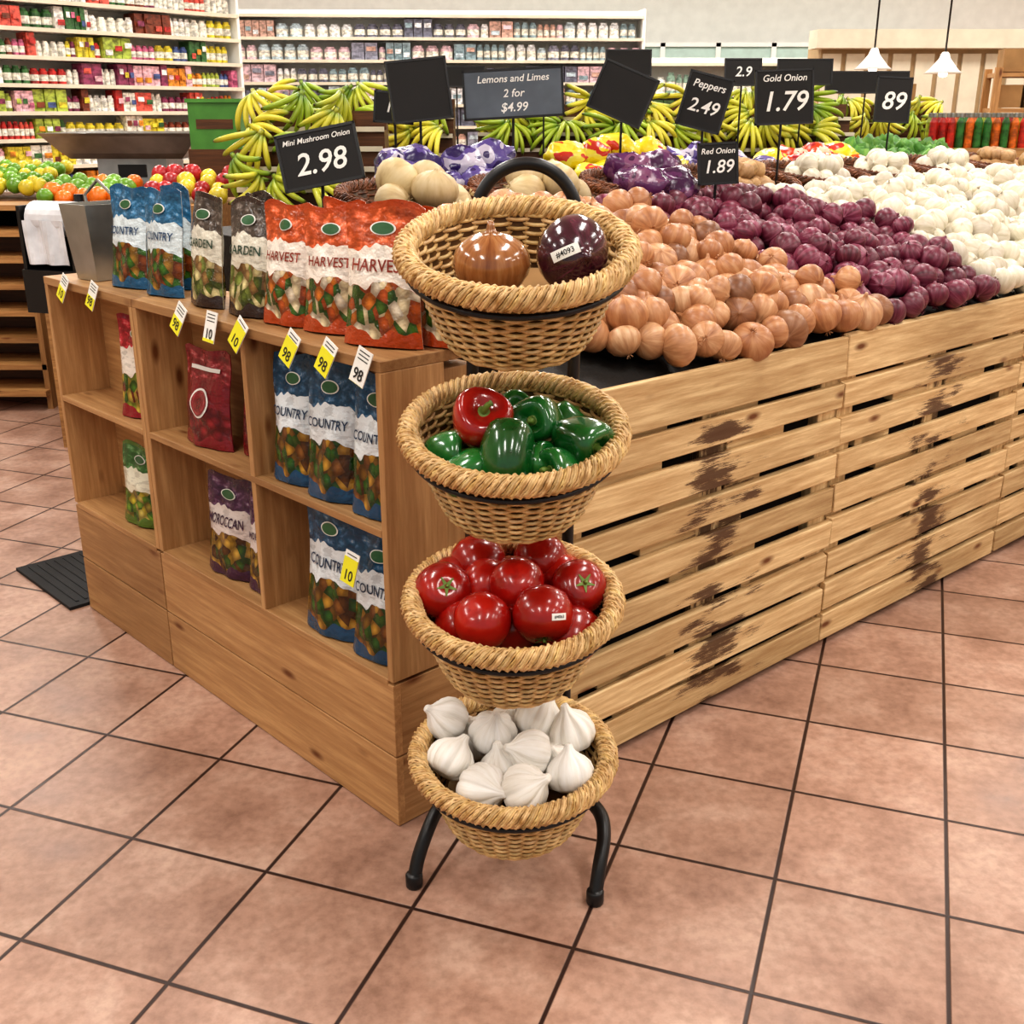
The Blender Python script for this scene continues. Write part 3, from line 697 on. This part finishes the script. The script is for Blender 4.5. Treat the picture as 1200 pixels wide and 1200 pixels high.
# ---------------------------------------------------------------- chalk signs
def sign(x,y,z,w_,h_,lines,yaw=0,roll=0,tilt=-8,board='chalkboard',foot=1.2,name='chalkboard_price_sign'):
    b=MB(); b.box((0,0,0),(w_,.008,h_),0)
    fw=.008
    for s in(-1,1):
        b.box((s*(w_/2),0,0),(fw,.012,h_+fw),2); b.box((0,0,s*h_/2),(w_+fw,.012,fw),2)
    for t,sz,xx,zz,sh in lines: b.mesh(textmesh(t,sz,sh,fit=w_*.9),1,lambda p,xx=xx,zz=zz:Vector((p.x+xx,-.0058,p.y+zz)))
    r=Matrix.Rotation(math.radians(yaw),4,'Z')@Matrix.Rotation(math.radians(tilt),4,'X')@Matrix.Rotation(math.radians(roll),4,'Y')
    inv=r.inverted()
    p0=inv@Vector((0,.02,-h_*.3)); p1=inv@Vector((0,.03,foot-z))
    b.tube([p0,p1],.005,6,mat=2)
    obj(name,b.tomesh(name,[M[board],M['chalk'],M['black']]),mat4=Matrix.Translation((x,y,z))@r)
sign(-.545,3.30,1.475,.225,.15,[('Mini Mushroom Onion',.021,0,.052,.3),('2.98',.085,.0,-.015,.2)],0,-11,-12,foot=1.0)
sign(.005,4.45,1.66,.37,.17,[('Lemons and Limes',.036,0,.052,.2),('2 for',.04,0,0,.2),('$4.99',.045,0,-.05,.2)],0,-3,-6,'slate')
sign(-.34,4.35,1.67,.22,.21,[],15,-6); sign(-.46,4.6,1.61,.15,.11,[('1.4',.06,0,0,.2)],0,4)
sign(.42,4.5,1.66,.22,.18,[],-20,22)
sign(.75,4.6,1.63,.17,.2,[('Peppers',.04,0,.06,.2),('2.49',.07,0,-.02,.2)],-15,14)
sign(1.08,4.7,1.65,.225,.20,[('Gold Onion',.036,0,.07,.2),('1.79',.105,0,-.02,.2)],0,-2)
sign(.70,3.95,1.43,.13,.13,[('Red Onion',.026,0,.04,.2),('1.89',.06,0,-.012,.2)],0,-3,-8,foot=1.2)
sign(.17,6.3,1.72,.18,.1,[],foot=1.0); sign(1.22,6.3,1.79,.19,.13,[('2.9',.07,0,0,.2)],foot=1.0)
sign(1.9,5.9,1.65,.17,.21,[('89',.12,0,-.01,.2)],0,3)
sign(1.62,6.6,1.80,.3,.13,[],foot=1.0); sign(2.15,7.2,1.76,.5,.12,[],foot=1.0)
sign(.78,8.0,1.90,.3,.16,[],foot=1.0); sign(-.35,7.5,1.80,.35,.12,[],0,0,foot=1.0)
# ---------------------------------------------------------------- background shelving
PALc=['#b8302c','#e8e2d4','#d88a2a','#d6c43a','#3d6a3a','#8a3a5a','#f0ece4','#4a5a8a','#e4b0b8','#7a3a24','#d85a4a','#f4f0ea','#a8b84a','#c86a8a']
def product_shelf(name,x,y,rot,L_,H_,nr,pal,dens=.09,dark=False):
    b=MB(); dep=.35
    b.box((L_/2,dep+.02,H_/2),(L_,.04,H_),0)
    for i in range(nr+1):
        z=.12+(H_-.2)*i/nr
        b.box((L_/2,dep/2,z),(L_,dep,.025),0); b.box((L_/2,-.006,z),(L_,.012,.03),1)
        if i==nr: break
        xx=.03; gap=(H_-.2)/nr
        while xx<L_-.1:
            w_=random.uniform(.6,1.4)*dens; c=random.choice(pal); h_=gap*random.uniform(.55,.85); rep=random.randint(1,4)
            for q in range(rep):
                if xx>L_-.1: break
                cc=lin(c)
                if h_<gap*.72:
                    b.grid(lathe([(w_*.44,0),(w_*.44,h_*.8),(w_*.3,h_*.9),(w_*.3,h_),(.001,h_)],10,lambda p,a,t:p+Vector((xx+w_/2,.09,z+.0125))),True,2,col=cc)
                    b.grid(lathe([(w_*.45,h_*.2),(w_*.45,h_*.6)],10,lambda p,a,t:p+Vector((xx+w_/2,.09,z+.0125))),True,2,col=lin('#e8e2d4'))
                else:
                    b.box((xx+w_/2,.1+random.uniform(0,.03),z+.0125+h_/2),(w_*.93,.15,h_),2,col=cc)
                    b.box((xx+w_/2,.022,z+.0125+h_*random.choice((.3,.5,.65))),(w_*.7,.004,h_*.25),2,col=lin(random.choice(pal)))
                xx+=w_
    for s in(0,L_): b.box((s,dep/2,H_/2),(.03,dep,H_),0)
    obj(name,b.tomesh(name,[M['white'] ,M['offwhite'],M['prod']]),(x,y,0),(0,0,rot))
product_shelf('grocery_shelf',-5.6,7.2,math.radians(52),5.0,2.7,12,PALc,.07)
product_shelf('grocery_shelf',-3.0,12.4,math.radians(4),4.4,2.6,11,['#8a8a9a','#d8b8c0','#e8e8ea','#8aa0a8','#6a6a7a','#c8a090','#b8c8d0'],.11,True)
product_shelf('grocery_shelf',1.3,13.0,0,3.2,2.15,6,['#c8d8d0','#8aa898','#e8e8e0','#b85a3a','#4a6a3a'],.12,True)
product_shelf('grocery_shelf',5.2,9.3,math.radians(-8),1.6,1.75,5,['#b8302c','#2f6a2c','#d8641c','#7a9a3a','#a01c1c'],.07,True)
slab('trim_1',(1,15.9,3.2),(17.8,.2,1.6),M['white'])
b=MB(); b.box((0,0,1.2),(5.6,.08,2.4),0)
for i in range(9): b.box((-2.8+i*.7,-.05,1.2),(.06,.06,2.4),1)
for z in(.9,1.7,2.38): b.box((0,-.05,z),(5.6,.06,.05),1)
obj('window_1',b.tomesh('window_1',[M['aqua'],M['white']]),(2.6,15.2,0))
b=MB(); b.box((0,0,1.15),(2.6,.5,2.3),0); b.box((0,-.3,2.22),(2.8,.3,.16),1)
for i in range(12): b.box((-1.2+i*.218,-.27,1.75),(.17,.03,.7),1,'z')
obj('beige_service_counter',b.tomesh('beige_service_counter',[M['beige'],M['offwhite']]),(4.2,11.5,0)); 
k=NT('lamp_bulb_glow'); k.base((1,1,1,1)); k.b.inputs['Emission Color'].default_value=(1,.9,.7,1); k.b.inputs['Emission Strength'].default_value=8; EM=k.m
def pendant(x,y,z):
    b=MB(); b.grid(lathe([(.02,.16),(.03,.15),(.045,.11),(.11,.03),(.15,0),(.145,0),(.1,.025),(.03,.10)],24),True,0)
    b.tube([(0,0,.15),(0,0,4.2-z)],.008,6,mat=1); b.grid(lathe([(.001,-.03),(.03,-.02),(.04,.02),(.02,.06)],12),True,2)
    obj('pendant_lamp',b.tomesh('pendant_lamp',[M['white'],M['black'],EM],True),(x,y,z))
pendant(2.90,9.6,1.91); pendant(3.47,9.6,1.88)
b=MB()
for sx in(-.3,.3):
    for sy in(-.2,.2): b.box((sx,sy,.95),(.05,.05,1.9),0,'z')
for z in(.5,.9,1.3,1.6,1.85):
    b.box((0,0,z),(.62,.42,.03),0,'x')
    for i in range(3): b.box((-.19+i*.19,-.05,z+.1),(.16,.25,.16),1)
obj('wooden_display_rack',b.tomesh('wooden_display_rack',[M['stepwood'],M['cardboard']]),(3.95,9.0,0),(0,0,-.2))
b=MB()
for i in range(3):
    for j in range(3-i): b.box((0.2*j+.1*i,0,1.46+.13*i),(.18,.3,.12),0)
b.box((.2,0,.7),(.7,.5,1.4),1,'x')
obj('cardboard_box_stack',b.tomesh('cardboard_box_stack',[M['cardboard'],M['stepwood']]),(2.62,8.7,0))
b=MB()
for i in range(11):
    for r_ in range(2):
        c=lin(random.choice(['#a01c14','#c8641c','#2f6a2c','#8a9a2c','#b82c1c'])); 
        b.grid(lathe([(.001,0),(.022,0),(.024,.01),(.024,.15),(.012,.18)],12,lambda p,a,t:p+Vector((i*.055,r_*.08,1.38))),True,0,col=c)
        b.grid(lathe([(.014,.18),(.014,.205),(.001,.206)],12,lambda p,a,t:p+Vector((i*.055,r_*.08,1.38))),True,1)
b.box((.28,.04,.69),(.75,.3,1.38),2,'x')
obj('sauce_jar_counter',b.tomesh('sauce_jar_counter',[M['prod'],M['steel'],M['stepwood']],False),(2.62,7.3,0),(0,0,-.05))
# ---------------------------------------------------------------- left background
b=MB()
for i in range(8):
    z=.10+.14*i; b.box((0,.06*i,z),(1.7,.32,.03),0,'x'); b.box((0,.06*i+.14,z-.07),(1.66,.02,.13),1,'x')
for s in(-.84,.84): b.box((s,.3,.55),(.03,.8,1.1),0,'z')
b.box((0,.9,.55),(1.7,.7,1.1),1,'x')
obj('stepped_wooden_display',b.tomesh('stepped_wooden_display',[M['stepwood'],M['dkwood']]),(-3.47,6.25,0),(0,0,.0))
F0=Matrix.Identity(4)
fruit={c:[blob('fruit',plain('fruit_'+c,h,.3,var=.2),.045,i,(1,1,1),.06) for i in range(2)] for c,h in(('orange','#d8701c'),('green','#6a9a2c'),('red','#a8242a'),('yellow','#d8c43a'))}
heap('orange_pile',F0,-4.2,6.9,1.16,8,6,.085,fruit['orange']+fruit['yellow'],.02)
heap('green_apple_pile',F0,-3.5,6.9,1.16,9,6,.085,fruit['green']+fruit['yellow'],.02)
b=MB(); b.box((0,0,.6),(.75,.7,1.2),1,'x')
def pan(z,k): return [Vector((sx*.44*k,sy*.36*k,z)) for sx,sy in((-1,-1),(1,-1),(1,1),(-1,1))]
b.grid([pan(1.34,.72),pan(1.37,.80),pan(1.47,1.0),pan(1.48,1.03),pan(1.465,.99),pan(1.385,.8)],True,0,True,True)
b.box((0,0,1.27),(.4,.35,.15),0); b.box((0,-.18,1.27),(.16,.012,.07),2)
obj('steel_produce_scale',b.tomesh('steel_produce_scale',[M['steel'],M['dkwood'],M['black']]),(-2.2,6.9,0))
b=MB(); b.box((0,0,.59),(.88,.55,1.18),0,'x'); obj('wooden_produce_table',b.tomesh('wooden_produce_table',[M['stepwood']]),(-1.82,5.65,0))
heap('red_apple_pile',F0,-1.75,5.5,1.2,5,4,.085,fruit['red']+fruit['yellow'],.03)
heap('green_apple_pile',F0,-2.2,5.45,1.2,5,4,.085,fruit['green']+fruit['orange'],.02)
b=MB(); b.box((0,0,.12),(.28,.2,.24),0); b.box((0,0,.25),(.3,.22,.02),0); b.box((0,-.101,.13),(.2,.004,.05),1)
b.box((0,0,-.7),(.3,.25,1.4),1)
obj('green_plastic_crate',b.tomesh('green_plastic_crate',[M['green_plastic'],M['dkwood']]),(-1.62,6.5,1.4)); 
# plastic bag roll holder on post
b=MB()
b.tube([(0,.09,0.01),(0,.09,1.30)],.018,10,mat=0); b.grid(lathe([(.001,.02),(.10,.018),(.11,0)],20,lambda p,a,t:p+Vector((0,.09,0))),True,0)
b.box((0,.03,1.06),(.22,.03,.40),0); b.box((-.11,-.04,1.12),(.015,.16,.3),0); b.box((.11,-.04,1.12),(.015,.16,.3),0)
b.grid([[Vector((x,-.05+.065*math.sin(a),1.22+.065*math.cos(a))) for a in [2*pi*q/20 for q in range(20)]] for x in(-.09,-.05,.0,.05,.09)],True,1,True,True)
b.grid([[Vector((x,-.118+.012*math.sin(x*70+z*9),z)) for x in [(-.09+.18*q/12) for q in range(13)]] for z in(1.06,1.1,1.14,1.18,1.22)],False,1)
b.box((0,-.05,.96),(.24,.16,.16),0)
obj('plastic_bag_dispenser',b.tomesh('plastic_bag_dispenser',[M['black'],M['clear']],False),(-1.68,4.3,0),(0,0,math.radians(-18)))
# metal scoop bin at the end of the shelf
b=MB()
def taper(z,k): return [Vector((sx*.065*k,sy*.09*k,z)) for sx,sy in((-1,-1),(1,-1),(1,1),(-1,1))]
b.grid([taper(0,.8),taper(.22,1.05),taper(.22,.98),taper(.02,.74)],True,0,True,True)
b.tube([(-.07,0,.19),(-.075,0,.24),(0,0,.285),(.075,0,.24),(.07,0,.19)],.005,6)
obj('galvanized_metal_bin',b.tomesh('galvanized_metal_bin',[M['steel']]),mat4=FS@Matrix.Translation((-1.53,.13,1.122))@Matrix.Rotation(.15,4,'Z'))
b=MB(); b.box((0,0,.006),(.48,.62,.012),0)
for i in range(18): b.box((0,-.27+i*.032,.0135),(.42,.012,.003),0)
o=obj('rubber_floor_mat',b.tomesh('rubber_floor_mat',[M['rubber']]),mat4=FS@Matrix.Translation((-1.97,.25,0))); bevel(o,.003)
